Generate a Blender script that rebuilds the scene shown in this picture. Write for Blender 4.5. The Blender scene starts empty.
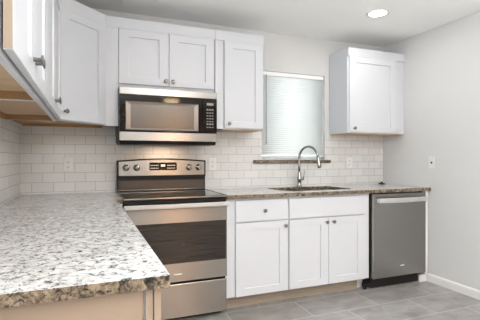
import bpy, bmesh, math, random
from mathutils import Matrix, Vector
random.seed(4)
S = bpy.context.scene
COL = S.collection

# ------------------------------------------------------------ camera
cam = bpy.data.cameras.new('camera')
cam.sensor_width = 36.0
cam.lens = 383.13 / 480 * 36.0
cam.shift_y = -2.2 / 480
cam.clip_start = 0.05
co = bpy.data.objects.new('camera', cam)
co.location = (0.4837, -3.4061, 1.2005)
co.rotation_euler = (math.radians(90), 0, -0.3798)
COL.objects.link(co)
S.camera = co

# ------------------------------------------------------------ world, exposure, area lights
w = bpy.data.worlds.new('world'); S.world = w
w.use_nodes = True
w.node_tree.nodes['Background'].inputs[0].default_value = (0.94, 0.97, 1.0, 1)
w.node_tree.nodes['Background'].inputs[1].default_value = 0.8
S.view_settings.view_transform = 'Standard'
S.view_settings.look = 'None'
S.view_settings.gamma = 1.0
S.view_settings.exposure = 0.0

def area(name, loc, rot, sx, sy, power, color):
    l = bpy.data.lights.new(name, 'AREA'); l.shape = 'RECTANGLE'; l.size = sx; l.size_y = sy
    l.energy = power; l.color = color
    o = bpy.data.objects.new(name, l); o.location = loc; o.rotation_euler = rot
    COL.objects.link(o); return o
# added side fill, set in an invented left wall opening behind the camera
area('side_fill', (-0.07, -4.9, 1.6), (math.radians(90), 0, math.radians(-90)), 2.2, 1.1, 88, (0.96, 0.98, 1.0))
# two unseen upward fill lights, added to brighten the ceiling and room
area('ceiling_fill', (1.7, -3.7, 1.45), (math.radians(180), 0, 0), 1.0, 1.0, 82, (0.96, 0.985, 1.0))
area('ceiling_fill_left', (1.55, -3.2, 2.0), (math.radians(180), 0, 0), 0.4, 0.4, 36, (0.97, 0.985, 1.0))
# daylight outside the sink window, pointing in
area('daylight_sink_window', (2.44, 0.30, 1.62), (math.radians(-90), 0, 0), 1.4, 1.5, 13, (0.97, 1.0, 1.0))
RECESSED_POWER = 5.5
HOOD_POWER = 1.3
DOME_POWER = 16.0

# ------------------------------------------------------------ materials
MATS = {}
def newmat(name):
    m = bpy.data.materials.new(name); m.use_nodes = True
    nt = m.node_tree; b = nt.nodes['Principled BSDF']
    MATS[name] = m
    return m, nt, b
def N(nt, t, **kw):
    n = nt.nodes.new(t)
    for k, v in kw.items():
        if k in n.inputs: n.inputs[k].default_value = v
        else: setattr(n, k, v)
    return n
def ramp(nt, stops, interp='LINEAR'):
    r = nt.nodes.new('ShaderNodeValToRGB'); e = r.color_ramp; e.interpolation = interp
    while len(e.elements) < len(stops): e.elements.new(0.5)
    for el, (p, c) in zip(e.elements, stops): el.position = p; el.color = (*c, 1)
    return r
def objvec(nt, scale=(1, 1, 1), loc=(0, 0, 0)):
    tc = nt.nodes.new('ShaderNodeTexCoord'); mp = nt.nodes.new('ShaderNodeMapping')
    mp.inputs['Scale'].default_value = scale; mp.inputs['Location'].default_value = loc
    nt.links.new(tc.outputs['Object'], mp.inputs['Vector']); return mp.outputs['Vector']
def bump(nt, b, h, strength, dist=0.002):
    n = nt.nodes.new('ShaderNodeBump'); n.inputs['Strength'].default_value = strength; n.inputs['Distance'].default_value = dist
    nt.links.new(h, n.inputs['Height']); nt.links.new(n.outputs['Normal'], b.inputs['Normal'])
def plain(name, col, rough=0.5, metal=0.0, var=0.03, nscale=8, bmp=0.0, bscale=200, spec=0.5):
    m, nt, b = newmat(name)
    no = N(nt, 'ShaderNodeTexNoise', Scale=nscale, Detail=3.0); nt.links.new(objvec(nt), no.inputs['Vector'])
    r = ramp(nt, [(0.3, [c * (1 - var) for c in col]), (0.7, [min(1, c * (1 + var)) for c in col])])
    nt.links.new(no.outputs['Fac'], r.inputs['Fac']); nt.links.new(r.outputs['Color'], b.inputs['Base Color'])
    b.inputs['Roughness'].default_value = rough; b.inputs['Metallic'].default_value = metal
    b.inputs['Specular IOR Level'].default_value = spec
    if bmp:
        n2 = N(nt, 'ShaderNodeTexNoise', Scale=bscale, Detail=2.0); nt.links.new(objvec(nt), n2.inputs['Vector'])
        bump(nt, b, n2.outputs['Fac'], bmp)
    return m
def emit(name, col, strength):
    m, nt, b = newmat(name)
    b.inputs['Base Color'].default_value = (*col, 1); b.inputs['Emission Color'].default_value = (*col, 1)
    b.inputs['Emission Strength'].default_value = strength; return m

plain('white_paint', (0.62, 0.633, 0.665), 0.38, var=0.008)
plain('white_trim', (0.74, 0.73, 0.715), 0.4, var=0.01)
plain('wall_paint', (0.615, 0.615, 0.61), 0.85, var=0.012, nscale=2, bmp=0.15, bscale=260)
plain('added_hall_paint', (0.78, 0.60, 0.42), 0.8)
plain('hall_floor', (0.5, 0.36, 0.24), 0.5)
plain('rear_paint', (0.30, 0.255, 0.21), 0.8, var=0.02, nscale=2)
plain('ceiling_paint', (0.90, 0.905, 0.89), 0.9, var=0.012, nscale=2, bmp=0.2, bscale=180)
plain('maple_shaded', (0.40, 0.23, 0.11), 0.6)  # orange maple, darkened for the shade inside the underside recess
plain('tan_ends', (0.31, 0.235, 0.175), 0.5, var=0.03)  # tan shared by the near door edge and the end panel
plain('white_plastic', (0.74, 0.72, 0.69), 0.35, var=0.01)
plain('dark_slot', (0.03, 0.03, 0.03), 0.6)
plain('black_plastic', (0.014, 0.013, 0.013), 0.4, spec=0.2)
plain('black_glass', (0.010, 0.008, 0.007), 0.05, spec=0.3)
plain('nickel', (0.22, 0.21, 0.205), 0.28, metal=1.0)
plain('handle_steel', (0.62, 0.61, 0.60), 0.4, metal=0.8)
plain('chrome', (0.40, 0.40, 0.395), 0.2, metal=1.0)
plain('vent_dark', (0.075, 0.06, 0.05), 0.25)
plain('bezel_grey', (0.20, 0.185, 0.17), 0.3, metal=0.8)
plain('grey_mark', (0.28, 0.275, 0.27), 0.5)
plain('pale_mark', (0.7, 0.69, 0.67), 0.5)
plain('burner_ring', (0.09, 0.085, 0.08), 0.2)
plain('rubber', (0.015, 0.015, 0.015), 0.7)
plain('vinyl', (0.86, 0.87, 0.87), 0.4, var=0.01)

def steel(name, col, rough):
    m, nt, b = newmat(name)
    no = N(nt, 'ShaderNodeTexNoise', Scale=1.0, Detail=4.0); nt.links.new(objvec(nt, (3, 3, 420)), no.inputs['Vector'])
    r = ramp(nt, [(0.25, [c * 0.93 for c in col]), (0.75, [c * 1.05 for c in col])])
    nt.links.new(no.outputs['Fac'], r.inputs['Fac']); nt.links.new(r.outputs['Color'], b.inputs['Base Color'])
    b.inputs['Metallic'].default_value = 1.0; b.inputs['Roughness'].default_value = rough
    b.inputs['Anisotropic'].default_value = 0.85; b.inputs['Anisotropic Rotation'].default_value = 0.25
    tg = nt.nodes.new('ShaderNodeTangent'); tg.direction_type = 'RADIAL'; tg.axis = 'Z'
    nt.links.new(tg.outputs['Tangent'], b.inputs['Tangent'])
steel('stainless', (0.355, 0.342, 0.33), 0.26)
steel('dark_stainless', (0.33, 0.32, 0.31), 0.24)
steel('sink_steel', (0.25, 0.25, 0.25), 0.3)

# wood for cabinet undersides
m, nt, b = newmat('maple_underside')
wv = N(nt, 'ShaderNodeTexNoise', Scale=1.0, Detail=5.0); nt.links.new(objvec(nt, (5, 60, 60)), wv.inputs['Vector'])
r = ramp(nt, [(0.3, (0.50, 0.335, 0.195)), (0.7, (0.64, 0.46, 0.29))])
nt.links.new(wv.outputs['Fac'], r.inputs['Fac']); nt.links.new(r.outputs['Color'], b.inputs['Base Color'])
b.inputs['Roughness'].default_value = 0.55
m, nt, b = newmat('toe_board')
wv = N(nt, 'ShaderNodeTexNoise', Scale=1.0, Detail=5.0); nt.links.new(objvec(nt, (5, 60, 90)), wv.inputs['Vector'])
r = ramp(nt, [(0.3, (0.27, 0.22, 0.17)), (0.7, (0.36, 0.295, 0.235))])
nt.links.new(wv.outputs['Fac'], r.inputs['Fac']); nt.links.new(r.outputs['Color'], b.inputs['Base Color'])
b.inputs['Roughness'].default_value = 0.6

# glazed subway tile, world-sized brick pattern
def tile_mat(name, axis):
    m, nt, b = newmat(name)
    tc = nt.nodes.new('ShaderNodeTexCoord'); sp = nt.nodes.new('ShaderNodeSeparateXYZ'); cb = nt.nodes.new('ShaderNodeCombineXYZ')
    nt.links.new(tc.outputs['Object'], sp.inputs[0]); nt.links.new(sp.outputs[axis], cb.inputs[0])
    ad = N(nt, 'ShaderNodeMath', operation='SUBTRACT'); ad.inputs[1].default_value = 0.927 - 0.0765 * 10
    nt.links.new(sp.outputs[2], ad.inputs[0]); nt.links.new(ad.outputs[0], cb.inputs[1])
    br = nt.nodes.new('ShaderNodeTexBrick')
    for k, v in (('Scale', 1.0), ('Mortar Size', 0.0019), ('Mortar Smooth', 0.25), ('Bias', 0.0), ('Brick Width', 0.157), ('Row Height', 0.0765)):
        br.inputs[k].default_value = v
    br.inputs['Color1'].default_value = (0.655, 0.648, 0.635, 1)
    br.inputs['Color2'].default_value = (0.71, 0.708, 0.70, 1)
    br.inputs['Mortar'].default_value = (0.40, 0.36, 0.33, 1)
    nt.links.new(cb.outputs[0], br.inputs['Vector'])
    nt.links.new(br.outputs['Color'], b.inputs['Base Color'])
    b.inputs['Roughness'].default_value = 0.16
    inv = N(nt, 'ShaderNodeMath', operation='SUBTRACT'); inv.inputs[0].default_value = 1.0
    nt.links.new(br.outputs['Fac'], inv.inputs[1]); bump(nt, b, inv.outputs[0], 0.5, 0.0015)
tile_mat('tile_x', 0); tile_mat('tile_y', 1)

# floor tile
m, nt, b = newmat('floor_tile')
v = objvec(nt, (1, 1, 1), (0.0, 0.0, 0.0))
br = nt.nodes.new('ShaderNodeTexBrick')
for k, vv in (('Scale', 1.0), ('Mortar Size', 0.0028), ('Mortar Smooth', 0.2), ('Bias', 0.0), ('Brick Width', 0.61), ('Row Height', 0.305)):
    br.inputs[k].default_value = vv
mp = nt.nodes.new('ShaderNodeMapping'); mp.inputs['Location'].default_value = (-3.0 + 6.1, 0.915 + 6.1 - 0.305 * 0, 0)
nt.links.new(v, mp.inputs['Vector']); nt.links.new(mp.outputs['Vector'], br.inputs['Vector'])
no = N(nt, 'ShaderNodeTexNoise', Scale=5.0, Detail=6.0, Roughness=0.6, Distortion=0.6); nt.links.new(objvec(nt, (1, 1.6, 1)), no.inputs['Vector'])
r1 = ramp(nt, [(0.32, (0.23, 0.215, 0.20)), (0.52, (0.32, 0.31, 0.295)), (0.72, (0.41, 0.40, 0.385))])
nt.links.new(no.outputs['Fac'], r1.inputs['Fac'])
nt.links.new(r1.outputs['Color'], br.inputs['Color1'])
mx = N(nt, 'ShaderNodeMix', data_type='RGBA'); mx.inputs[0].default_value = 0.4; mx.inputs[7].default_value = (0.24, 0.215, 0.19, 1)
nt.links.new(r1.outputs['Color'], mx.inputs[6]); nt.links.new(mx.outputs[2], br.inputs['Color2'])
br.inputs['Mortar'].default_value = (0.60, 0.585, 0.565, 1)
nt.links.new(br.outputs['Color'], b.inputs['Base Color']); b.inputs['Roughness'].default_value = 0.34

# granite
GR = {'granite': [(0.37, (0.03, 0.033, 0.04)), (0.405, (0.14, 0.14, 0.145)), (0.435, (0.40, 0.39, 0.38)), (0.47, (0.60, 0.595, 0.585)), (0.60, (0.74, 0.74, 0.735))],
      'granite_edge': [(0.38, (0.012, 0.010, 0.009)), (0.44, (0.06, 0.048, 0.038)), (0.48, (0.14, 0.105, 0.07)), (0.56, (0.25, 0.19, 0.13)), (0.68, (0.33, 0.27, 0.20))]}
for gname, gtint in (('granite', (1, 1, 1)), ('granite_edge', (1, 1, 1))):
  m, nt, b = newmat(gname)
  ov = objvec(nt)
  n1 = N(nt, 'ShaderNodeTexNoise', Scale=48.0, Detail=6.0, Roughness=0.74, Distortion=0.6); nt.links.new(ov, n1.inputs['Vector'])
  r1 = ramp(nt, GR[gname])
  nt.links.new(n1.outputs['Fac'], r1.inputs['Fac'])
  n2 = N(nt, 'ShaderNodeTexNoise', Scale=105.0, Detail=3.0, Roughness=0.55); nt.links.new(ov, n2.inputs['Vector'])
  r2 = ramp(nt, [(0.325, (0, 0, 0)), (0.375, (1, 1, 1))]); nt.links.new(n2.outputs['Fac'], r2.inputs['Fac'])
  mx = N(nt, 'ShaderNodeMix', data_type='RGBA'); mx.inputs[6].default_value = (0.045, 0.042, 0.045, 1)
  nt.links.new(r2.outputs['Color'], mx.inputs[0]); nt.links.new(r1.outputs['Color'], mx.inputs[7])
  n3 = N(nt, 'ShaderNodeTexNoise', Scale=16.0, Detail=3.0); nt.links.new(ov, n3.inputs['Vector'])
  r3 = ramp(nt, [(0.50, (0, 0, 0)), (0.64, (0.75, 0.75, 0.75))]); nt.links.new(n3.outputs['Fac'], r3.inputs['Fac'])
  mx2 = N(nt, 'ShaderNodeMix', data_type='RGBA', blend_type='MULTIPLY'); mx2.inputs[7].default_value = (0.71, 0.708, 0.70, 1)
  nt.links.new(r3.outputs['Color'], mx2.inputs[0]); nt.links.new(mx.outputs[2], mx2.inputs[6])
  tn = N(nt, 'ShaderNodeMix', data_type='RGBA', blend_type='MULTIPLY'); tn.inputs[0].default_value = 1.0; tn.inputs[7].default_value = (*gtint, 1); nt.links.new(mx2.outputs[2], tn.inputs[6]); nt.links.new(tn.outputs[2], b.inputs['Base Color']); b.inputs['Roughness'].default_value = 0.14

# oven / microwave window glass: dark with fine screen
m, nt, b = newmat('screen_glass')
b.inputs['Base Color'].default_value = (0.115, 0.095, 0.08, 1); b.inputs['Roughness'].default_value = 0.22
b.inputs['Specular IOR Level'].default_value = 0.9
wv = N(nt, 'ShaderNodeTexVoronoi', Scale=420.0); nt.links.new(objvec(nt), wv.inputs['Vector'])
r = ramp(nt, [(0.2, (0.045, 0.034, 0.027)), (0.6, (0.125, 0.10, 0.08))]); nt.links.new(wv.outputs['Distance'], r.inputs['Fac'])
nt.links.new(r.outputs['Color'], b.inputs['Base Color'])
m, nt, b = newmat('oven_glass')
wv = N(nt, 'ShaderNodeTexNoise', Scale=1.0, Detail=3.0); nt.links.new(objvec(nt, (3, 3, 90)), wv.inputs['Vector'])
r = ramp(nt, [(0.35, (0.014, 0.011, 0.009)), (0.7, (0.035, 0.027, 0.022))]); nt.links.new(wv.outputs['Fac'], r.inputs['Fac'])
nt.links.new(r.outputs['Color'], b.inputs['Base Color']); b.inputs['Roughness'].default_value = 0.12
# translucent blind slat
m, nt, b = newmat('blind_slat')
tr = nt.nodes.new('ShaderNodeBsdfTranslucent'); tr.inputs[0].default_value = (0.9, 0.93, 0.93, 1)
ms = nt.nodes.new('ShaderNodeMixShader'); ms.inputs[0].default_value = 0.4
b.inputs['Base Color'].default_value = (0.88, 0.89, 0.89, 1); b.inputs['Roughness'].default_value = 0.5
out = nt.nodes['Material Output']
nt.links.new(b.outputs[0], ms.inputs[1]); nt.links.new(tr.outputs[0], ms.inputs[2]); nt.links.new(ms.outputs[0], out.inputs[0])
m, nt, b = newmat('window_glass')
b.inputs['Transmission Weight'].default_value = 1.0; b.inputs['Roughness'].default_value = 0.0
b.inputs['IOR'].default_value = 1.02; b.inputs['Base Color'].default_value = (0.97, 1, 0.99, 1)
emit('lamp_white', (1.0, 0.98, 0.95), 14.0)
emit('lamp_warm', (1.0, 0.72, 0.42), 7.0)
emit('dome_warm', (1.0, 0.74, 0.46), 22.0)
emit('clock_display', (0.55, 0.75, 0.7), 0.35)

# ------------------------------------------------------------ mesh helpers
WL = {}
class MB:
    def __init__(s, M=None): s.bm = bmesh.new(); s.M = M or Matrix.Identity(4)
    def _merge(s, t, mi=0):
        for f in t.faces: f.material_index = mi
        me = bpy.data.meshes.new('tmp'); t.to_mesh(me); t.free(); s.bm.from_mesh(me); bpy.data.meshes.remove(me)
    def _mergeraw(s, t):
        me = bpy.data.meshes.new('tmp'); t.to_mesh(me); t.free(); s.bm.from_mesh(me); bpy.data.meshes.remove(me)
    def box(s, x0, x1, y0, y1, z0, z1, bev=0.0, seg=1, mi=0):
        t = bmesh.new(); bmesh.ops.create_cube(t, size=1)
        for v in t.verts: v.co = Vector(((x0 + x1) / 2 + v.co.x * (x1 - x0), (y0 + y1) / 2 + v.co.y * (y1 - y0), (z0 + z1) / 2 + v.co.z * (z1 - z0)))
        if bev: bmesh.ops.bevel(t, geom=list(t.edges), offset=bev, segments=seg, profile=0.5, affect='EDGES')
        s._merge(t, mi); return s
    def lathe(s, prof, M, n=24, mi=0, closed=False):
        if closed: prof = list(prof) + [prof[0]]
        t = bmesh.new(); rings = []
        for r, z in prof:
            if r < 1e-6: rings.append([t.verts.new((0, 0, z))])
            else: rings.append([t.verts.new((r * math.cos(2 * math.pi * i / n), r * math.sin(2 * math.pi * i / n), z)) for i in range(n)])
        for a, b_ in zip(rings, rings[1:]):
            for i in range(n):
                j = (i + 1) % n
                if len(a) == 1 and len(b_) > 1: t.faces.new((a[0], b_[j], b_[i]))
                elif len(b_) == 1 and len(a) > 1: t.faces.new((a[i], a[j], b_[0]))
                elif len(a) > 1: t.faces.new((a[i], a[j], b_[j], b_[i]))
        if closed: bmesh.ops.remove_doubles(t, verts=t.verts, dist=1e-7)
        if len(rings[0]) > 1 and not closed: t.faces.new(list(reversed(rings[0])))
        if len(rings[-1]) > 1 and not closed: t.faces.new(rings[-1])
        bmesh.ops.transform(t, matrix=M, verts=t.verts); bmesh.ops.recalc_face_normals(t, faces=t.faces)
        for f in t.faces: f.smooth = True
        s._merge(t, mi); return s
    def cyl(s, p0, p1, r, r2=None, n=20, mi=0):
        p0, p1 = Vector(p0), Vector(p1); L = (p1 - p0).length; r2 = r if r2 is None else r2
        q = (p1 - p0).to_track_quat('Z', 'Y').to_matrix().to_4x4()
        e = min(0.15 * min(r, r2), 0.1 * L)
        return s.lathe([(r - e, 0), (r, e), (r2, L - e), (r2 - e, L)], Matrix.Translation(p0) @ q, n, mi)
    def tube(s, pts, r, n=14, mi=0):
        t = bmesh.new(); rings = []; P = [Vector(p) for p in pts]; rr = r if isinstance(r, (list, tuple)) else [r] * len(P)
        up = None
        for k, p in enumerate(P):
            d = (P[min(k + 1, len(P) - 1)] - P[max(k - 1, 0)]).normalized()
            if up is None: up = d.orthogonal().normalized()
            up = (up - d * up.dot(d)).normalized(); sd = d.cross(up)
            rings.append([t.verts.new(p + (up * math.cos(a) + sd * math.sin(a)) * rr[k]) for a in [2 * math.pi * i / n for i in range(n)]])
        for a, b_ in zip(rings, rings[1:]):
            for i in range(n): t.faces.new((a[i], a[(i + 1) % n], b_[(i + 1) % n], b_[i]))
        t.faces.new(list(reversed(rings[0]))); t.faces.new(rings[-1])
        bmesh.ops.recalc_face_normals(t, faces=t.faces)
        for f in t.faces: f.smooth = True
        s._merge(t, mi); return s
    def prism(s, poly, z0, z1, holes=(), bev=0.0, mi=0, axis='z', edge=None):
        t = bmesh.new(); es = []
        for lp in [poly] + list(holes):
            vs = [t.verts.new((p[0], p[1], z0)) for p in lp]
            es += [t.edges.new((vs[i], vs[(i + 1) % len(vs)])) for i in range(len(vs))]
        bmesh.ops.triangle_fill(t, edges=es, use_beauty=True)
        if not holes: bmesh.ops.dissolve_limit(t, angle_limit=0.01, verts=t.verts, edges=t.edges)
        fs = list(t.faces); g = bmesh.ops.extrude_face_region(t, geom=fs)
        bmesh.ops.translate(t, vec=(0, 0, z1 - z0), verts=[v for v in g['geom'] if isinstance(v, bmesh.types.BMVert)])
        bmesh.ops.recalc_face_normals(t, faces=t.faces)
        if bev:
            ed = [e for e in t.edges if len(e.link_faces) == 2 and e.calc_face_angle() > 0.6]
            bmesh.ops.bevel(t, geom=ed, offset=bev, segments=2, profile=0.5, affect='EDGES')
        if edge is not None:
            for f in t.faces: f.material_index = mi if abs(f.normal.z) > 0.8 else edge
            s._mergeraw(t); return s
        if axis == 'y':   # poly given in x,z ; thickness along -y..: (x, z, h) -> (x, h, z)
            for v in t.verts: v.co = Vector((v.co.x, v.co.z, v.co.y))
            bmesh.ops.recalc_face_normals(t, faces=t.faces)
        s._merge(t, mi); return s
    def panel(s, x0, x1, z0, z1, y0, t_, stile=0.057, rec=0.009, rail=None):
        """shaker front: frame with a recessed flat field; back at y0, front at y0 - t_"""
        rail = rail or stile; t = bmesh.new(); yf = y0 - t_; e = 0.0018
        def ring(a, b_, c, d, y): return [t.verts.new(p) for p in ((a, y, c), (b_, y, c), (b_, y, d), (a, y, d))]
        R = [ring(x0, x1, z0, z1, y0), ring(x0, x1, z0, z1, yf + e), ring(x0 + e, x1 - e, z0 + e, z1 - e, yf),
             ring(x0 + stile, x1 - stile, z0 + rail, z1 - rail, yf), ring(x0 + stile + .002, x1 - stile - .002, z0 + rail + .002, z1 - rail - .002, yf + rec)]
        for a, b_ in zip(R, R[1:]):
            for i in range(4): t.faces.new((a[i], a[(i + 1) % 4], b_[(i + 1) % 4], b_[i]))
        t.faces.new(R[-1]); t.faces.new(list(reversed(R[0])))
        bmesh.ops.recalc_face_normals(t, faces=t.faces); s._merge(t); return s
    def build(s, name, mats, parent=None):
        me = bpy.data.meshes.new(name)
        s.bm.transform(s.M)
        if s.M.determinant() < 0: bmesh.ops.reverse_faces(s.bm, faces=s.bm.faces)
        off = WL.get(parent.name, Vector()) if parent else None
        if parent is None:
            c = [v.co for v in s.bm.verts]
            off = Vector(((min(p.x for p in c) + max(p.x for p in c)) / 2, (min(p.y for p in c) + max(p.y for p in c)) / 2, min(p.z for p in c))) if s.origin else Vector()
        s.bm.transform(Matrix.Translation(-off)); s.bm.to_mesh(me); s.bm.free()
        for mt in (mats if isinstance(mats, (list, tuple)) else [mats]): me.materials.append(MATS[mt])
        o = bpy.data.objects.new(name, me); COL.objects.link(o)
        if parent: o.parent = parent; WL[o.name] = off
        else: o.location = off; WL[o.name] = off
        return o
    origin = False
def thing(name, loc, label, cat, group=None):
    o = bpy.data.objects.new(name, None); o.empty_display_size = 0.05; o.location = loc; COL.objects.link(o)
    o['label'] = label; o['category'] = cat
    if group: o['group'] = group
    WL[o.name] = Vector(loc); return o
def tag(o, label, cat, group=None):
    o['label'] = label; o['category'] = cat
    if group: o['group'] = group
    return o
def struct(o): o['kind'] = 'structure'; return o
def smooth(o):
    for p in o.data.polygons: p.use_smooth = True
    return o
I4 = Matrix.Identity(4)
LEFT = Matrix.Rotation(math.radians(90), 4, 'Z')      # local x -> world y, local -y -> world +x

# ------------------------------------------------------------ room shell
W, H, YB = 3.5724, 2.443, -6.5
struct(MB().box(-0.2, W + 0.2, YB, 0.2, -0.12, 0.0).build('floor', 'floor_tile'))
# ceiling
struct(MB().box(-0.2, W + 0.2, YB, 0.2, H, H + 0.12).build('ceiling', 'ceiling_paint'))
# back wall with window opening
wx0, wx1, wz0, wz1 = 2.072, 2.805, 1.178, 2.06
wb = MB()
wb.box(-0.2, wx0, 0.008, 0.14, 0, H); wb.box(wx1, W + 0.2, 0.008, 0.14, 0, H)
wb.box(wx0, wx1, 0.008, 0.14, 0, wz0); wb.box(wx0, wx1, 0.008, 0.14, wz1, H)
struct(wb.build('wall_back', 'wall_paint'))
wr = MB(); wr.box(-0.14, -0.008, -3.75, 0.008, 0, H); wr.box(-0.14, -0.008, YB, -6.05, 0, H); wr.box(-0.14, -0.008, -6.05, -3.75, 2.2, H); wr.box(-0.14, -0.008, -6.05, -3.75, 0, 0.2)  # rear opening invented to hold the side fill
struct(wr.build('wall_left', 'wall_paint'))
struct(MB().box(W, W + 0.14, YB, 0.008, 0, H).build('wall_right', 'wall_paint'))
# wall of the room behind the camera
wf = MB(); wf.box(-0.14, 2.15, YB - 0.12, YB, 0, H); wf.box(2.65, W + 0.14, YB - 0.12, YB, 0, H); wf.box(2.15, 2.65, YB - 0.12, YB, 2.15, H)
struct(wf.build('wall_front', 'rear_paint'))
# hallway and rear doorway added to reflect as a warm streak in the steel
hw = MB(); hw.box(2.0, 2.15, YB - 1.4, YB - 0.12, 0, 2.3); hw.box(2.65, 2.8, YB - 1.4, YB - 0.12, 0, 2.3); hw.box(2.0, 2.8, YB - 1.5, YB - 1.4, 0, 2.3); hw.box(2.0, 2.8, YB - 1.5, YB - 0.12, 2.3, 2.4)
struct(hw.build('wall_added_hall', 'added_hall_paint'))
struct(MB().box(1.9, 2.9, YB - 1.5, YB, -0.12, 0.0).build('floor', 'hall_floor'))  # floor of the added hallway
area('hallway_fill', (2.4, YB - 0.7, 2.25), (0, 0, 0), 0.35, 0.8, 60, (1.0, 0.72, 0.45))  # added warm light, unseen except in reflections
# baseboard on right wall
bb = MB(); prof = [(0, 0), (-0.014, 0), (-0.014, 0.060), (-0.010, 0.071), (-0.004, 0.077), (0, 0.077)]
t = bb; t.prism([(W + p[0], p[1]) for p in prof], -6.3, -0.60, axis='y')
struct(bb.build('baseboard_right', 'white_trim'))
bb = MB(); bb.prism([(-p[0] - 0.008, p[1]) for p in prof], -6.3, -2.50, axis='y'); struct(bb.build('baseboard_left', 'white_trim'))

# window unit
wn = thing('window_1', ((wx0 + wx1) / 2, 0.1, wz0), '', ''); del wn['label']; del wn['category']; struct(wn)
f = MB(); fy0, fy1 = 0.075, 0.125
for a in ((wx0, wx0 + 0.03, wz0, wz1), (wx1 - 0.03, wx1, wz0, wz1), (wx0 + .03, wx1 - .03, wz0, wz0 + 0.03), (wx0 + .03, wx1 - .03, wz1 - 0.03, wz1)):
    f.box(a[0], a[1], fy0, fy1, a[2], a[3], 0.003)
f.build('window_frame', 'vinyl', wn)
MB().box(wx0 + 0.025, wx1 - 0.025, 0.098, 0.102, wz0 + 0.025, wz1 - 0.025).build('pane', 'window_glass', wn)

# granite window sill
sl = MB(); sl.box(1.977, 2.866, -0.022, 0.0, 1.146, 1.178, 0.004); sl.box(wx0, wx1, 0.0, 0.075, 1.146, 1.178)
o = sl.build('window_sill', 'granite_edge'); tag(o, 'speckled granite ledge along the bottom of the window above the sink', 'window sill')

# blinds
bl = thing('window_blind', ((wx0 + wx1) / 2, 0.04, wz0), 'closed white horizontal slat blind filling the window above the sink', 'blind')
b0, b1 = wx0 + 0.004, wx1 - 0.006
MB().box(b0, b1, 0.018, 0.062, wz1 - 0.042, wz1 - 0.002, 0.003).build('head_rail', 'vinyl', bl)
sb = MB(); nz = 38; z0, z1 = wz0 + 0.062, wz1 - 0.052
for i in range(nz):
    zc = z0 + (z1 - z0) * i / (nz - 1)
    t = bmesh.new(); h = 0.0125; pr = []
    for k in range(5):
        u = -1 + k / 2; pr.append((0.040 - 0.0030 * (1 - u * u) + 0.0065 * u, zc + u * h))
    top = [[t.verts.new((x, y, z)) for x in (b0 + .003, b1 - .003)] for y, z in pr]
    bot = [[t.verts.new((x, y + 0.0008, z)) for x in (b0 + .003, b1 - .003)] for y, z in pr]
    for k in range(4):
        t.faces.new((top[k][0], top[k][1], top[k + 1][1], top[k + 1][0])); t.faces.new((bot[k][1], bot[k][0], bot[k + 1][0], bot[k + 1][1]))
    for fl in (0, 4): t.faces.new((top[fl][0], top[fl][1], bot[fl][1], bot[fl][0]))
    for s_ in (0, 1):
        for k in range(4): t.faces.new((top[k][s_], top[k + 1][s_], bot[k + 1][s_], bot[k][s_]))
    bmesh.ops.recalc_face_normals(t, faces=t.faces)
    for f_ in t.faces: f_.smooth = True
    sb._merge(t)
sb.build('slats', 'blind_slat', bl)
MB().box(b0, b1, 0.026, 0.052, wz0 + 0.030, wz0 + 0.046, 0.003).build('bottom_rail', 'vinyl', bl)
ld = MB()
for x in (b0 + 0.12, (b0 + b1) / 2, b1 - 0.12): ld.tube([(x, 0.026, wz0 + 0.04), (x, 0.026, wz1 - 0.03)], 0.0010, 6)
ld.build('ladder_cord', 'vinyl', bl)
wd = MB(); wd.tube([(2.128, 0.014, wz1 - 0.03), (2.128, 0.012, 1.36)], 0.0035, 8); wd.cyl((2.128, 0.012, 1.36), (2.128, 0.012, 1.335), 0.005)
wd.build('tilt_wand', 'grey_mark', bl)

# backsplash tile
ts = MB(); ts.box(0.0, wx0, 0.0, 0.0075, 0.912, 1.49); ts.box(wx1, W, 0.0, 0.0075, 0.912, 1.45); ts.box(wx0, wx1, 0.0, 0.0075, 0.912, 1.146)
tag(ts.build('tile_backsplash', 'tile_x'), 'off-white subway tile backsplash on the back wall behind range and sink', 'backsplash')
ts = MB(); ts.box(-0.0075, 0.0, -2.47, 0.0, 0.912, 1.49)
tag(ts.build('tile_backsplash', 'tile_y'), 'off-white subway tile backsplash on the left wall under the near cabinets', 'backsplash')

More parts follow.
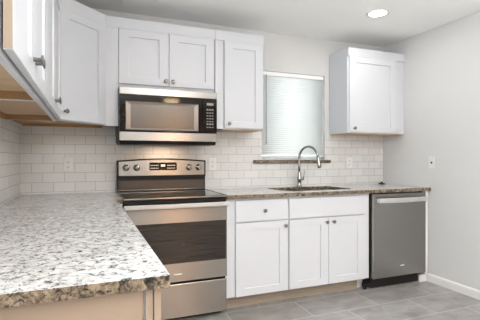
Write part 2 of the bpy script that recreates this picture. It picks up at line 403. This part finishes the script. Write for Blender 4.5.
# ------------------------------------------------------------ cabinet hardware and boxes
def knob(x, z, y, M, parent, mat='nickel'):
    k = MB(M)
    k.lathe([(0.0078, 0), (0.0072, 0.002), (0.0065, 0.012), (0.0066, 0.0215), (0.0150, 0.0235), (0.0162, 0.0255), (0.0155, 0.0285), (0.008, 0.0300), (0, 0.0302)],
            Matrix.Translation((x, y, z)) @ Matrix.Rotation(math.radians(90), 4, 'X'), 20)
    return k.build('knob', mat, parent)
ZB, ZT = 1.448, 2.283
def upper_body(x0, x1, d, z0, z1, M, root, recess=0.034, lining=True):
    """carcass: side panels run down past the recessed wooden bottom"""
    c = MB(M); th = 0.016
    c.box(x0, x0 + th, -d, -0.001, z0, z1 - .003, 0.0008); c.box(x1 - th, x1, -d, -0.001, z0, z1 - .003, 0.0008)
    c.box(x0 + th, x1 - th, -d, -d + 0.019, z0, z0 + 0.04); c.box(x0 + th, x1 - th, -d, -d + 0.019, z1 - 0.06, z1 - .003)
    c.box(x0 + th, x1 - th, -d, -0.001, z1 - 0.02, z1 - .003); c.box(x0 + th, x1 - th, -0.012, -0.001, z0 + recess, z1 - .02)
    c.box(x0 + th, x0 + 0.038, -d, -d + 0.019, z0 + .04, z1 - .06); c.box(x1 - 0.038, x1 - th, -d, -d + 0.019, z0 + .04, z1 - .06)
    c.build('body', 'white_paint', root)
    b_ = MB(M); b_.box(x0 + th, x1 - th, -d + 0.019, -0.012, z0 + recess, z0 + recess + 0.012)
    b_.build('bottom_panel', 'maple_underside', root)
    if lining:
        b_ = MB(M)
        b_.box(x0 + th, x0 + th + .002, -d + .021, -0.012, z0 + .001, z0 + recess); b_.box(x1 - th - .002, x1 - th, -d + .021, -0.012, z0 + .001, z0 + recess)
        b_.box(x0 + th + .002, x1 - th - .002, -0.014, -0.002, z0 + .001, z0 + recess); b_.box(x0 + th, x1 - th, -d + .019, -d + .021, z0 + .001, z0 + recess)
        b_.build('bottom_lining', 'maple_shaded', root)
def moulding(x0, x1, d, M, root, z1=ZT):
    m_ = MB(M); m_.box(x0 - 0.0, x1 + 0.0, -d - 0.0195, -d, z1 - 0.0825, z1, 0.0006); m_.build('top_moulding', 'white_paint', root)
def door(x0, x1, z0, z1, y, M, root, kx=None, kz=None, name='door', stile=0.076, mat='white_paint'):
    d_ = MB(M).panel(x0, x1, z0, z1, y, 0.0195, stile, rail=0.058).build(name, mat, root)
    if kx is not None: knob(kx, kz, y - 0.0195, M, d_)
    return d_
DTOP = 2.2002
D = 0.302
# left wall, near cabinet
lg = None
r_ = thing('wall_cabinet', (0.16, -1.98, ZB - .005), 'white two-door wall cabinet nearest the camera at the upper left edge', 'cabinet')
upper_body(-2.385, -1.582, D - .005, ZB - .008, ZT, LEFT, r_)
door(-2.382, -1.985, ZB + .004, DTOP, -D - 0.0018, LEFT, r_, -2.012, 1.518); door(-1.981, -1.585, ZB + .004, DTOP, -D - 0.0018, LEFT, r_, -1.955, 1.518)
moulding(-2.385, -1.582, D, LEFT, r_)
eb = MB(LEFT).box(-2.3835, -2.3815, -D - 0.0208, -D - 0.0021, ZB + .006, DTOP - .002).build('warm_lit_edge', 'tan_ends', r_)  # thin strip tinted tan for warm light on the white door edge
eb['label'] = 'tan edge of the nearest door, warm light put into its colour'
# left wall, second cabinet
r_ = thing('wall_cabinet', (0.16, -1.10, ZB - .005), 'white two-door wall cabinet on the left wall between the nearest cabinet and the corner', 'cabinet')
upper_body(-1.578, -0.622, D - .005, ZB - .008, ZT, LEFT, r_)
door(-1.575, -1.102, ZB + .004, DTOP, -D - 0.0018, LEFT, r_, -1.130, 1.512); door(-1.098, -0.632, ZB + .004, DTOP, -D - 0.0018, LEFT, r_, -1.070, 1.512)
moulding(-1.578, -0.622, D, LEFT, r_)
# diagonal corner cabinet
r_ = thing('corner_cabinet', (0.22, -0.22, ZB), 'white diagonal wall cabinet in the corner left of the microwave', 'cabinet')
poly = [(0.001, -0.001), (0.001, -0.612), (0.302, -0.612), (0.612, -0.302), (0.612, -0.001)]
inner = [(0.017, -0.013), (0.017, -0.596), (0.292, -0.596), (0.596, -0.292), (0.596, -0.013)]
MB().prism(poly, ZB, ZT - .003, holes=[inner]).build('body', 'white_paint', r_)
MB().prism(inner, ZB + 0.024, ZB + 0.036).build('bottom_panel', 'maple_underside', r_)
inner2 = [(0.019, -0.015), (0.019, -0.594), (0.291, -0.594), (0.594, -0.291), (0.594, -0.015)]
MB().prism(inner, ZB + 0.001, ZB + 0.0235, holes=[inner2]).build('bottom_lining', 'maple_shaded', r_)
DG = Matrix.Translation((0.302, -0.612, 0)) @ Matrix.Rotation(math.radians(45), 4, 'Z')
door(0.006, 0.426, ZB + .006, DTOP, -0.0005, DG, r_, 0.040, 1.512)
mo = MB(DG); mo.prism([(0.012, -0.0195), (0.426, -0.0195), (0.438, 0.0), (0.0, 0.0)], ZT - .0825, ZT); mo.build('top_moulding', 'white_paint', r_)
MB().prism([(0.004, -0.004), (0.004, -0.608), (0.302, -0.608), (0.608, -0.302), (0.608, -0.004)], ZT - .003, ZT - .001).build('top_panel', 'white_paint', r_)
# cabinet over microwave, with filler to corner
r_ = thing('wall_cabinet', (1.09, -0.16, 1.7405), 'short white two-door wall cabinet directly above the microwave', 'cabinet')
upper_body(0.708, 1.488, D - .001, 1.7405, ZT, I4, r_)
door(0.710, 1.0965, 1.775, DTOP, -D, I4, r_, 1.070, 1.812); door(1.1005, 1.483, 1.775, DTOP, -D, I4, r_, 1.128, 1.812)
moulding(0.622, 1.489, D, I4, r_)
MB().box(0.6145, 0.7070, -0.3195, -0.3045, ZB - .004, ZT - .001, 0.001).build('filler_strip', 'white_paint', r_)
# single door cabinet
r_ = thing('wall_cabinet', (1.73, -0.16, ZB), 'tall narrow white one-door wall cabinet between the microwave and the window', 'cabinet')
upper_body(1.565, 1.943, D - .001, ZB, ZT, I4, r_, recess=0.004, lining=False)
door(1.572, 1.938, ZB + .007, DTOP, -D, I4, r_, 1.611, 1.493)
moulding(1.4905, 1.943, D, I4, r_)
MB().box(1.4925, 1.5635, -0.315, -0.289, ZB - .001, ZT - .0835, 0.001).build('filler_strip', 'white_paint', r_)
MB().box(1.566, 1.942, -0.300, -0.004, ZB - 0.006, ZB - .0005).build('bottom_edge', 'maple_underside', r_)
# right cabinet
r_ = thing('wall_cabinet', (3.2, -0.16, ZB), 'white one-door wall cabinet right of the window, against the grey side wall', 'cabinet')
upper_body(2.858, 3.468, D - .001, ZB, ZT, I4, r_, recess=0.004, lining=False)
door(2.872, 3.462, ZB + .007, DTOP, -D, I4, r_, 2.922, 1.492)
mo = MB(); mo.box(2.858, 3.569, -D - 0.0195, -D, ZT - 0.0825, ZT, 0.0006); mo.build('top_moulding', 'white_paint', r_)
MB().box(3.4695, 3.5695, -0.312, -0.298, ZB - .001, ZT - .083, 0.001).build('filler_strip', 'white_paint', r_)
MB().box(2.861, 3.568, -0.300, -0.004, ZB - 0.006, ZB - .0005).build('bottom_edge', 'maple_underside', r_)

# ------------------------------------------------------------ base cabinets
def rc(x0, x1, y0, y1, r, n=6):
    pts = []
    for cx, cy, a in ((x1 - r, y1 - r, 0), (x0 + r, y1 - r, 90), (x0 + r, y0 + r, 180), (x1 - r, y0 + r, 270)):
        for k in range(n + 1):
            t_ = math.radians(a + 90 * k / n); pts.append((cx + r * math.cos(t_), cy + r * math.sin(t_)))
    return pts
BY = -0.603
ZC0, ZC1 = 0.882, 0.913
r_ = thing('base_cabinet', (1.75, -0.3, 0), 'white base cabinet with one drawer over one door, beside the range', 'cabinet')
c = MB(); c.box(1.481, 2.026, BY, -0.002, 0.108, 0.8815, 0.0008); c.box(1.481, 2.026, -0.515, -0.002, 0.001, 0.107); c.build('body', 'white_paint', r_)
dr = MB().box(1.560, 2.020, BY - .0195, BY, 0.697, 0.862, 0.002).build('drawer', 'white_paint', r_); knob(1.805, 0.779, BY - .0195, I4, dr)
door(1.560, 2.020, 0.112, 0.688, BY, I4, r_, 1.990, 0.648)
MB().box(1.478, 2.027, -0.529, -0.516, 0.0, 0.107).build('toe_kick', 'toe_board', r_)
r_ = thing('sink_cabinet', (2.45, -0.3, 0), 'wide white two-door sink base cabinet under the faucet', 'cabinet')
c = MB(); sx = rc(2.035, 2.795, -0.545, -0.09, 0.03)
c.prism([(2.0275, BY), (2.0275, -0.002), (2.864, -0.002), (2.864, BY)], 0.108, 0.8815, holes=[sx]); c.box(2.0275, 2.864, -0.515, -0.002, 0.001, 0.107); c.build('body', 'white_paint', r_)
MB().box(2.035, 2.800, BY - .0195, BY, 0.697, 0.862, 0.002).build('false_front', 'white_paint', r_)
door(2.035, 2.416, 0.112, 0.688, BY, I4, r_, 2.392, 0.650); door(2.419, 2.800, 0.112, 0.688, BY, I4, r_, 2.462, 0.650)
MB().box(2.028, 2.792, -0.529, -0.516, 0.0, 0.107).build('toe_kick', 'toe_board', r_)

# left run of base cabinets under the near counter
r_ = thing('base_cabinet', (0.32, -1.5, 0), 'run of base cabinets under the near left counter, showing its beige end', 'cabinet')
c = MB(); c.prism([(0.001, -0.002), (0.001, -2.435), (0.625, -2.435), (0.625, -0.66), (0.708, -0.66), (0.708, -0.002)], 0.10, 0.8815)
c.prism([(0.001, -0.002), (0.001, -2.435), (0.555, -2.435), (0.555, -0.002)], 0.001, 0.10); c.build('body', 'white_paint', r_)
xs = [-2.428, -2.02, -1.60, -1.17, -0.74]
for a, b_ in zip(xs, xs[1:]):
    door(a + .004, b_ - .004, 0.112, 0.688, -0.626, LEFT, r_, b_ - 0.035, 0.65)
    d_ = MB(LEFT).box(a + .004, b_ - .004, -0.6455, -0.626, 0.697, 0.862, .002).build('drawer', 'white_paint', r_); knob((a + b_) / 2, 0.779, -0.6455, LEFT, d_)
e = MB(); e.box(0.001, 0.612, -2.4445, -2.4355, 0.001, 0.8815, 0.0008); e.box(0.6165, 0.6345, -2.450, -2.4355, 0.001, 0.8815, 0.001); e.box(0.637, 0.654, -2.453, -2.4355, 0.001, 0.8815, 0.001)
o = e.build('end_panel', 'tan_ends', r_); o['label'] = 'beige end panel with two narrow vertical strips'

# counters
c = MB(); c.prism([(0.002, -0.001), (0.002, -2.469), (0.668, -2.469), (0.673, -2.467), (0.674, -2.462), (0.674, -0.652), (0.711, -0.652), (0.711, -0.001)], ZC0, ZC1, bev=0.0012, edge=1)
tag(c.build('countertop', ['granite', 'granite_edge']), 'large speckled white granite countertop in the left foreground', 'countertop')
hole = rc(2.055, 2.765, -0.515, -0.115, 0.06)
c = MB(); c.prism([(1.479, -0.001), (1.479, -0.651), (3.568, -0.651), (3.568, -0.001)], ZC0, ZC1, holes=[hole], edge=1)
tag(c.build('countertop', ['granite', 'granite_edge']), 'speckled granite countertop holding the sink, running from the range to the side wall', 'countertop')
# sink bowl
s_ = MB(); out_ = rc(2.047, 2.773, -0.523, -0.107, 0.065); inn = rc(2.057, 2.763, -0.513, -0.117, 0.058)
s_.prism(out_, 0.70, 0.8805, holes=[inn]); s_.prism(out_, 0.695, 0.70)
si = thing('kitchen_sink', (2.45, -0.31, 0.695), 'undermount steel sink bowl set into the granite below the window', 'sink')
s_.build('bowl', 'sink_steel', si)
MB().lathe([(0, 0), (0.045, 0), (0.05, 0.002), (0.042, 0.004), (0.03, 0.003), (0, 0.003)], Matrix.Translation((2.41, -0.30, 0.7002)), 24).build('drain', 'chrome', si)

# faucet
fa = thing('faucet', (2.452, -0.075, ZC1), 'tall chrome gooseneck pull-down faucet behind the sink', 'faucet')
fx, fy = 2.452, -0.072
MB().lathe([(0.030, 0.0005), (0.030, 0.006), (0.026, 0.010), (0.021, 0.02), (0.019, 0.05), (0.023, 0.062), (0.023, 0.088), (0.019, 0.10), (0.0145, 0.125), (0.0125, 0.15), (0.0105, 0.152)], Matrix.Translation((fx, fy, ZC1)), 24).build('base', 'chrome', fa)
dirv = Vector((0.085, -0.20, 0)); L = dirv.length; dn = dirv.normalized(); R = L / 2
pts = [(fx, fy, ZC1 + 0.145), (fx, fy, 1.12), (fx, fy, 1.185)]
for k in range(1, 15):
    a = math.pi * k / 14 * 0.97
    p = Vector((fx, fy, 1.20)) + dn * (R - R * math.cos(a)) + Vector((0, 0, R * 1.02 * math.sin(a))); pts.append(tuple(p))
MB().tube(pts, 0.0115, 16).build('neck', 'chrome', fa)
e0 = Vector(pts[-1]); dd = (Vector(pts[-1]) - Vector(pts[-2])).normalized()
sp = MB(); sp.tube([e0, e0 + dd * 0.012, e0 + dd * 0.03, e0 + dd * 0.085, e0 + dd * 0.108], [0.013, 0.0155, 0.0165, 0.0195, 0.018], 18); sp.build('spray_head', 'chrome', fa)
lv = MB(); lv.cyl((fx + 0.015, fy, ZC1 + 0.076), (fx + 0.050, fy - 0.004, ZC1 + 0.076), 0.014, 0.012); lv.tube([(fx + 0.044, fy - .004, ZC1 + 0.078), (fx + 0.050, fy - .006, ZC1 + 0.10), (fx + 0.052, fy - .010, ZC1 + 0.16)], [0.008, 0.006, 0.005], 10)
lv.build('lever', 'chrome', fa)
# small black stopper near the wall
st = MB(); st.lathe([(0, 0.0004), (0.034, 0.0004), (0.036, 0.006), (0.030, 0.010), (0.012, 0.012), (0.010, 0.018), (0.013, 0.023), (0, 0.025)], Matrix.Translation((3.49, -0.075, ZC1)), 24)
st.origin = True
tag(st.build('sink_stopper', 'rubber'), 'small round black stopper lying on the counter in the far right corner', 'stopper')

# ------------------------------------------------------------ range
RX0, RX1 = 0.7155, 1.4755
ra = thing('range', ((RX0 + RX1) / 2, -0.33, 0), 'stainless steel freestanding electric range with black glass cooktop', 'stove')
b_ = MB(); b_.box(RX0, RX1, -0.620, -0.012, 0.03, 0.893, 0.002); b_.box(RX0 + .03, RX1 - .03, -0.58, -0.05, 0.0, 0.03); b_.build('body', 'black_plastic', ra)
ct = MB(); ct.box(RX0 - 0.001, RX1 + .001, -0.648, -0.085, 0.894, 0.917, 0.004, 2); ct = ct.build('cooktop', 'black_glass', ra)
rg = MB()
def ringm(mb, x, y, r0, r1, z, n=40):
    mb.lathe([(r0, 0), (r1, 0), (r1, 0.0005), (r0, 0.0005)], Matrix.Translation((x, y, z)), n, closed=True)
rg.bm.free()
for x, y, r0 in ((0.90, -0.24, 0.075), (0.91, -0.49, 0.105), (1.29, -0.24, 0.09), (1.28, -0.49, 0.075)): rg = MB(); ringm(rg, x, y, r0, r0 + 0.003, 0.9172); rg.build('burner_mark', 'burner_ring', ct)
for a in (RX0 - .001, RX1 - .006): MB().box(a, a + .007, -0.640, -0.09, 0.9172, 0.9195).build('side_trim', 'stainless', ct)
MB().box(RX0 + .001, RX1 - .001, -0.643, -0.6205, 0.868, 0.893, 0.003).build('front_trim', 'black_plastic', ra)
MB().box(RX0 + .002, RX1 - .002, -0.6500, -0.6475, 0.905, 0.9145).build('front_edge_trim', 'stainless', ct)
# oven door
od = MB(); od.box(RX0 + .001, RX1 - .001, -0.660, -0.621, 0.300, 0.861, 0.004, 2)
od = od.build('oven_door', 'stainless', ra)
MB().box(RX0 + .010, RX1 - .010, -0.6625, -0.6595, 0.435, 0.730, 0.001).build('oven_window', 'oven_glass', od)
hd = MB(); hz = 0.856
pts = [(RX0 + 0.004 + (RX1 - RX0 - 0.008) * k / 16, -0.700 - 0.010 * math.sin(math.pi * k / 16), hz) for k in range(17)]
t = bmesh.new(); rings = []
for p in pts: rings.append([t.verts.new((p[0], p[1] + dy, p[2] + dz)) for dy, dz in ((0.009, -0.014), (-0.004, -0.017), (-0.010, -0.010), (-0.010, 0.010), (-0.004, 0.017), (0.009, 0.014))])
for a, c_ in zip(rings, rings[1:]):
    for i in range(6): t.faces.new((a[i], a[(i + 1) % 6], c_[(i + 1) % 6], c_[i]))
t.faces.new(rings[0]); t.faces.new(list(reversed(rings[-1]))); bmesh.ops.recalc_face_normals(t, faces=t.faces); hd._merge(t)
hd.box(RX0 + .004, RX0 + .03, -0.700, -0.659, hz - .013, hz + .011, 0.002); hd.box(RX1 - .03, RX1 - .004, -0.700, -0.659, hz - .013, hz + .011, 0.002)
hd.build('door_handle', 'handle_steel', od)
MB().box(1.066, 1.124, -0.6612, -0.6598, 0.352, 0.360).build('maker_badge', 'pale_mark', od)
MB().box(RX0 + .001, RX1 - .001, -0.652, -0.621, 0.035, 0.282, 0.005, 2).build('storage_drawer', 'stainless', ra)
# backguard
bg = MB(); bg.box(RX0, RX1, -0.072, -0.012, 0.894, 1.043, 0.002); bg = bg.build('back_panel', 'black_plastic', ra)
MB().box(RX0 + .004, RX1 - .004, -0.0800, -0.0722, 0.926, 0.9315).build('lower_trim', 'stainless', bg)
MB().box(RX0 + .012, RX1 - .012, -0.0755, -0.0715, 0.936, 1.008, 0.001).build('vent_panel', 'vent_dark', bg)
def arch(x0, x1, z0, zs, rise, n=20):
    return [(x0, z0), (x1, z0)] + [(x1 + (x0 - x1) * k / n, zs + rise * math.sin(math.pi * k / n)) for k in range(n + 1)]
cp = MB().prism(arch(RX0 - .001, RX1 + .001, 1.036, 1.178, 0.018), -0.084, -0.012, axis='y', bev=0.003).build('control_panel', 'black_plastic', ra)
MB().prism(arch(RX0 + .012, RX1 - .012, 1.050, 1.166, 0.018), -0.0875, -0.0835, axis='y').build('control_fascia', 'stainless', cp)
dp = MB().box(0.978, 1.212, -0.0895, -0.087, 1.094, 1.160, 0.001).build('clock_panel', 'black_glass', cp)
for gx in (0.987, 1.130):
    bt = MB()
    for i in range(5):
        for j in range(2): bt.box(gx + i * 0.0145, gx + i * 0.0145 + 0.008, -0.0902, -0.0893, 1.108 + j * 0.024, 1.114 + j * 0.024)
    bt.build('button_marks', 'pale_mark', dp)
MB().box(1.075, 1.110, -0.0902, -0.0893, 1.126, 1.142).build('clock_readout', 'clock_display', dp)
for x in (0.784, 0.872, 1.322, 1.409):
    MB().lathe([(0.027, 0), (0.027, 0.004), (0.023, 0.006), (0.021, 0.022), (0.019, 0.026), (0, 0.027)], Matrix.Translation((x, -0.0877, 1.117)) @ Matrix.Rotation(math.radians(90), 4, 'X'), 28).box(x - 0.005, x + 0.005, -0.121, -0.113, 1.096, 1.138, 0.002).build('control_knob', 'stainless', cp)

# ------------------------------------------------------------ microwave
mw = thing('microwave', (1.092, -0.2, 1.304), 'stainless over-the-range microwave mounted above the stove', 'microwave')
MX0, MX1 = 0.708, 1.479
MB().box(MX0, MX1, -0.372, -0.004, 1.322, 1.737, 0.002).build('body', 'black_plastic', mw)
lp = MB(); lp.prism([(-0.380, 1.3220), (-0.120, 1.3220), (-0.10, 1.306), (-0.370, 1.304)], MX0 + .004, MX1 - .004)
for v_ in lp.bm.verts: v_.co = Vector((v_.co.z, v_.co.x, v_.co.y))
bmesh.ops.recalc_face_normals(lp.bm, faces=lp.bm.faces)
lp.build('underside_vent', 'black_plastic', mw)
MB().box(MX0, MX1, -0.402, -0.372, 1.683, 1.737, 0.003, 2).build('top_grille', 'stainless', mw)
MB().box(MX0, MX1, -0.402, -0.372, 1.331, 1.399, 0.003, 2).build('lower_trim', 'stainless', mw)
md = MB().box(MX0, 1.358, -0.400, -0.372, 1.400, 1.682, 0.002).build('door', 'black_glass', mw)
t = bmesh.new()
def rg4(a, b2, c2, d2, y): return [t.verts.new(p) for p in ((a, y, c2), (b2, y, c2), (b2, y, d2), (a, y, d2))]
R_ = [rg4(0.752, 1.322, 1.412, 1.634, -0.4002), rg4(0.756, 1.318, 1.416, 1.630, -0.406), rg4(0.790, 1.283, 1.428, 1.612, -0.4025)]
for a, c_ in zip(R_, R_[1:]):
    for i in range(4): t.faces.new((a[i], a[(i + 1) % 4], c_[(i + 1) % 4], c_[i]))
t.faces.new(R_[-1]); bmesh.ops.recalc_face_normals(t, faces=t.faces)
fr = MB(); fr._merge(t); fr.build('window_bezel', 'bezel_grey', md)
MB().box(0.790, 1.283, -0.4040, -0.4027, 1.428, 1.612).build('window_screen', 'screen_glass', md)
kp = MB().box(1.360, MX1, -0.400, -0.372, 1.400, 1.682, 0.002).build('keypad', 'black_glass', mw)
MB().box(1.392, 1.448, -0.4012, -0.3998, 1.628, 1.648).build('readout', 'grey_mark', kp)
bt = MB()
for j in range(7):
    for i in range(3):
        bt.box(1.390 + i * 0.0215, 1.390 + i * 0.0215 + 0.015, -0.4010, -0.3998, 1.446 + j * 0.0235, 1.446 + j * 0.0235 + (0.012 if j in (1, 6) else 0.007))
bt.build('keypad_marks', 'grey_mark', kp)
ml = MB().box(0.99, 1.20, -0.20, -0.14, 1.3175, 1.3215).build('cooktop_lamp', 'lamp_warm', mw)
l = bpy.data.lights.new('hood_glow', 'AREA'); l.shape = 'RECTANGLE'; l.size = 0.2; l.size_y = 0.06; l.energy = HOOD_POWER; l.color = (1.0, 0.74, 0.50)
lo = bpy.data.objects.new('hood_glow', l); lo.location = Vector((1.095, -0.16, 1.300)) - WL[mw.name]; lo.parent = mw; COL.objects.link(lo)

# ------------------------------------------------------------ dishwasher
dw = thing('dishwasher', (3.21, -0.3, 0), 'dark stainless dishwasher with a curved bar handle at the right end of the counter', 'dishwasher')
b_ = MB(); b_.box(2.872, 3.515, -0.60, -0.03, 0.10, 0.8805, 0.002); b_.box(2.90, 3.45, -0.53, -0.05, 0.012, 0.10); b_.build('tub', 'black_plastic', dw)
MB().box(2.892, 3.462, -0.592, -0.532, 0.006, 0.0995, 0.002).build('kick_plate', 'black_plastic', dw)
dd_ = MB().box(2.881, 3.5165, -0.640, -0.602, 0.100, 0.870, 0.004, 2).build('door', 'dark_stainless', dw)
t = bmesh.new(); rings = []
for k in range(21):
    u = k / 20; x = 2.925 + (3.495 - 2.925) * u; y = -0.672 - 0.018 * math.sin(math.pi * u)
    rings.append([t.verts.new((x, y + dy, 0.812 + dz)) for dy, dz in ((0.007, -0.019), (-0.005, -0.022), (-0.009, -0.014), (-0.009, 0.014), (-0.005, 0.022), (0.007, 0.019))])
for a, c_ in zip(rings, rings[1:]):
    for i in range(6): t.faces.new((a[i], a[(i + 1) % 6], c_[(i + 1) % 6], c_[i]))
t.faces.new(rings[0]); t.faces.new(list(reversed(rings[-1]))); bmesh.ops.recalc_face_normals(t, faces=t.faces)
hd = MB(); hd._merge(t); hd.box(2.926, 2.950, -0.673, -0.639, 0.795, 0.829, 0.002); hd.box(3.470, 3.494, -0.673, -0.639, 0.795, 0.829, 0.002); hd.build('handle', 'handle_steel', dd_)
MB().box(3.20, 3.245, -0.6412, -0.6398, 0.192, 0.201).build('maker_badge', 'pale_mark', dd_)
for x, y in ((2.94, -0.50), (3.47, -0.50), (2.94, -0.10), (3.47, -0.10)): MB().cyl((x, y, 0), (x, y, 0.02), 0.02).build('foot', 'black_plastic', dw)
sp = MB(); sp.box(2.83, 2.885, -0.595, -0.545, 0.018, 0.060, 0.004); sp.cyl((2.845, -0.57, 0), (2.845, -0.57, 0.02), 0.016); sp.build('hinge_block', 'black_plastic', dw)
# right end panel and foot block
e = MB(); e.box(3.524, 3.548, -0.628, -0.002, 0.068, 0.8812, 0.001); e.box(3.552, 3.5695, -0.618, -0.002, 0.09, 0.8812, 0.001)
ep = thing('end_panel', (3.546, -0.3, 0), 'narrow white upright panel between the dishwasher and the side wall', 'panel')
e.build('upright', 'white_trim', ep)
MB().box(3.468, 3.552, -0.612, -0.594, 0.0, 0.067, 0.001).build('foot_block', 'white_trim', ep)

# ------------------------------------------------------------ outlets, jack
def outlet(M, loc, label, kind='outlet'):
    r0 = thing('electrical_outlet' if kind == 'outlet' else 'cable_jack', loc, label, 'outlet' if kind == 'outlet' else 'wall jack', None)
    MM = Matrix.Translation(loc) @ M
    pl = MB(MM).box(-0.035, 0.035, -0.0065, -0.0005, -0.057, 0.057, 0.002, 2).build('cover_plate', 'white_plastic', r0)
    if kind == 'outlet':
        for z in (-0.02, 0.02):
            q = MB(MM).prism(rc(-0.017, 0.017, z - 0.014, z + 0.014, 0.008, 4), -0.0085, -0.0062, axis='y').build('receptacle', 'white_plastic', pl)
            sl_ = MB(MM); sl_.box(-0.0085, -0.0055, -0.0092, -0.0084, z - 0.004, z + 0.006); sl_.box(0.0055, 0.0085, -0.0092, -0.0084, z - 0.004, z + 0.006); sl_.box(-0.003, 0.003, -0.0092, -0.0084, z - 0.011, z - 0.006)
            sl_.build('slots', 'dark_slot', r0 if False else pl)
    else:
        MB(MM).lathe([(0.010, 0), (0.010, 0.004), (0.006, 0.005), (0.006, 0.010), (0, 0.010)], Matrix.Translation((0, -0.0065, -0.002)) @ Matrix.Rotation(math.radians(90), 4, 'X'), 16).build('socket', 'dark_slot', pl)
    return r0
outlet(I4, (0.342, 0, 1.146), 'white outlet plate on the tile left of the range, under the corner cabinet')
outlet(I4, (1.566, 0, 1.143), 'white outlet plate on the tile just right of the range control panel')
outlet(I4, (3.113, 0, 1.149), 'white outlet plate on the tile under the cabinet right of the window')
RIGHT = Matrix.Rotation(math.radians(-90), 4, 'Z')
outlet(RIGHT, (W, -0.663, 1.156), 'white wall plate with a dark socket on the grey side wall', 'jack')

# ------------------------------------------------------------ ceiling lights
def recessed(x, y, label, k=1.0):
    r0 = thing('recessed_light', (x, y, H), label, 'light', 'recessed ceiling lights')
    fl = Matrix.Translation((x, y, H - 0.0002)) @ Matrix.Rotation(math.pi, 4, 'X')
    MB().lathe([(0.072, 0), (0.096, 0), (0.097, 0.003), (0.088, 0.006), (0.074, 0.003)], fl, 36, closed=True).build('trim_ring', 'white_plastic', r0)
    MB().lathe([(0, 0.0), (0.072, 0.0), (0.072, 0.002), (0, 0.003)], fl, 36).build('lens', 'lamp_white', r0)
    l = bpy.data.lights.new('recessed_glow', 'AREA'); l.shape = 'DISK'; l.size = 0.13; l.energy = RECESSED_POWER * k; l.color = (1.0, 0.985, 0.965)
    lo = bpy.data.objects.new('recessed_glow', l); lo.location = (0, 0, -0.012); lo.parent = r0; COL.objects.link(lo)
recessed(2.805, -0.785, 'round recessed ceiling light above the sink, near the right wall', 0.85)
recessed(1.10, -2.75, 'round recessed ceiling light above the left counter end', 0.35)
recessed(2.80, -2.70, 'round recessed ceiling light behind the viewer near the right wall')
recessed(0.90, -4.7, 'round recessed ceiling light in the rear of the room, left side')
dm = thing('added_dome_light', (2.13, -5.4, H), 'warm round flush dome light added on the ceiling behind for its reflection', 'light')  # added lamp behind the camera, gives the warm reflection in black glass
MB().lathe([(0.20, 0), (0.20, 0.02), (0.17, 0.025), (0, 0.025)], Matrix.Translation((2.13, -5.4, H - .0002)) @ Matrix.Rotation(math.pi, 4, 'X'), 32).build('added_base_ring', 'nickel', dm)
MB().lathe([(0.165, 0.025), (0.16, 0.05), (0.12, 0.085), (0.06, 0.10), (0, 0.104)], Matrix.Translation((2.13, -5.4, H - .0002)) @ Matrix.Rotation(math.pi, 4, 'X'), 32).build('added_glass_dome', 'dome_warm', dm)
l = bpy.data.lights.new('dome_glow', 'AREA'); l.shape = 'DISK'; l.size = 0.3; l.energy = DOME_POWER; l.color = (1.0, 0.74, 0.48)
lo = bpy.data.objects.new('dome_glow', l); lo.location = (0, 0, -0.12); lo.parent = dm; COL.objects.link(lo)
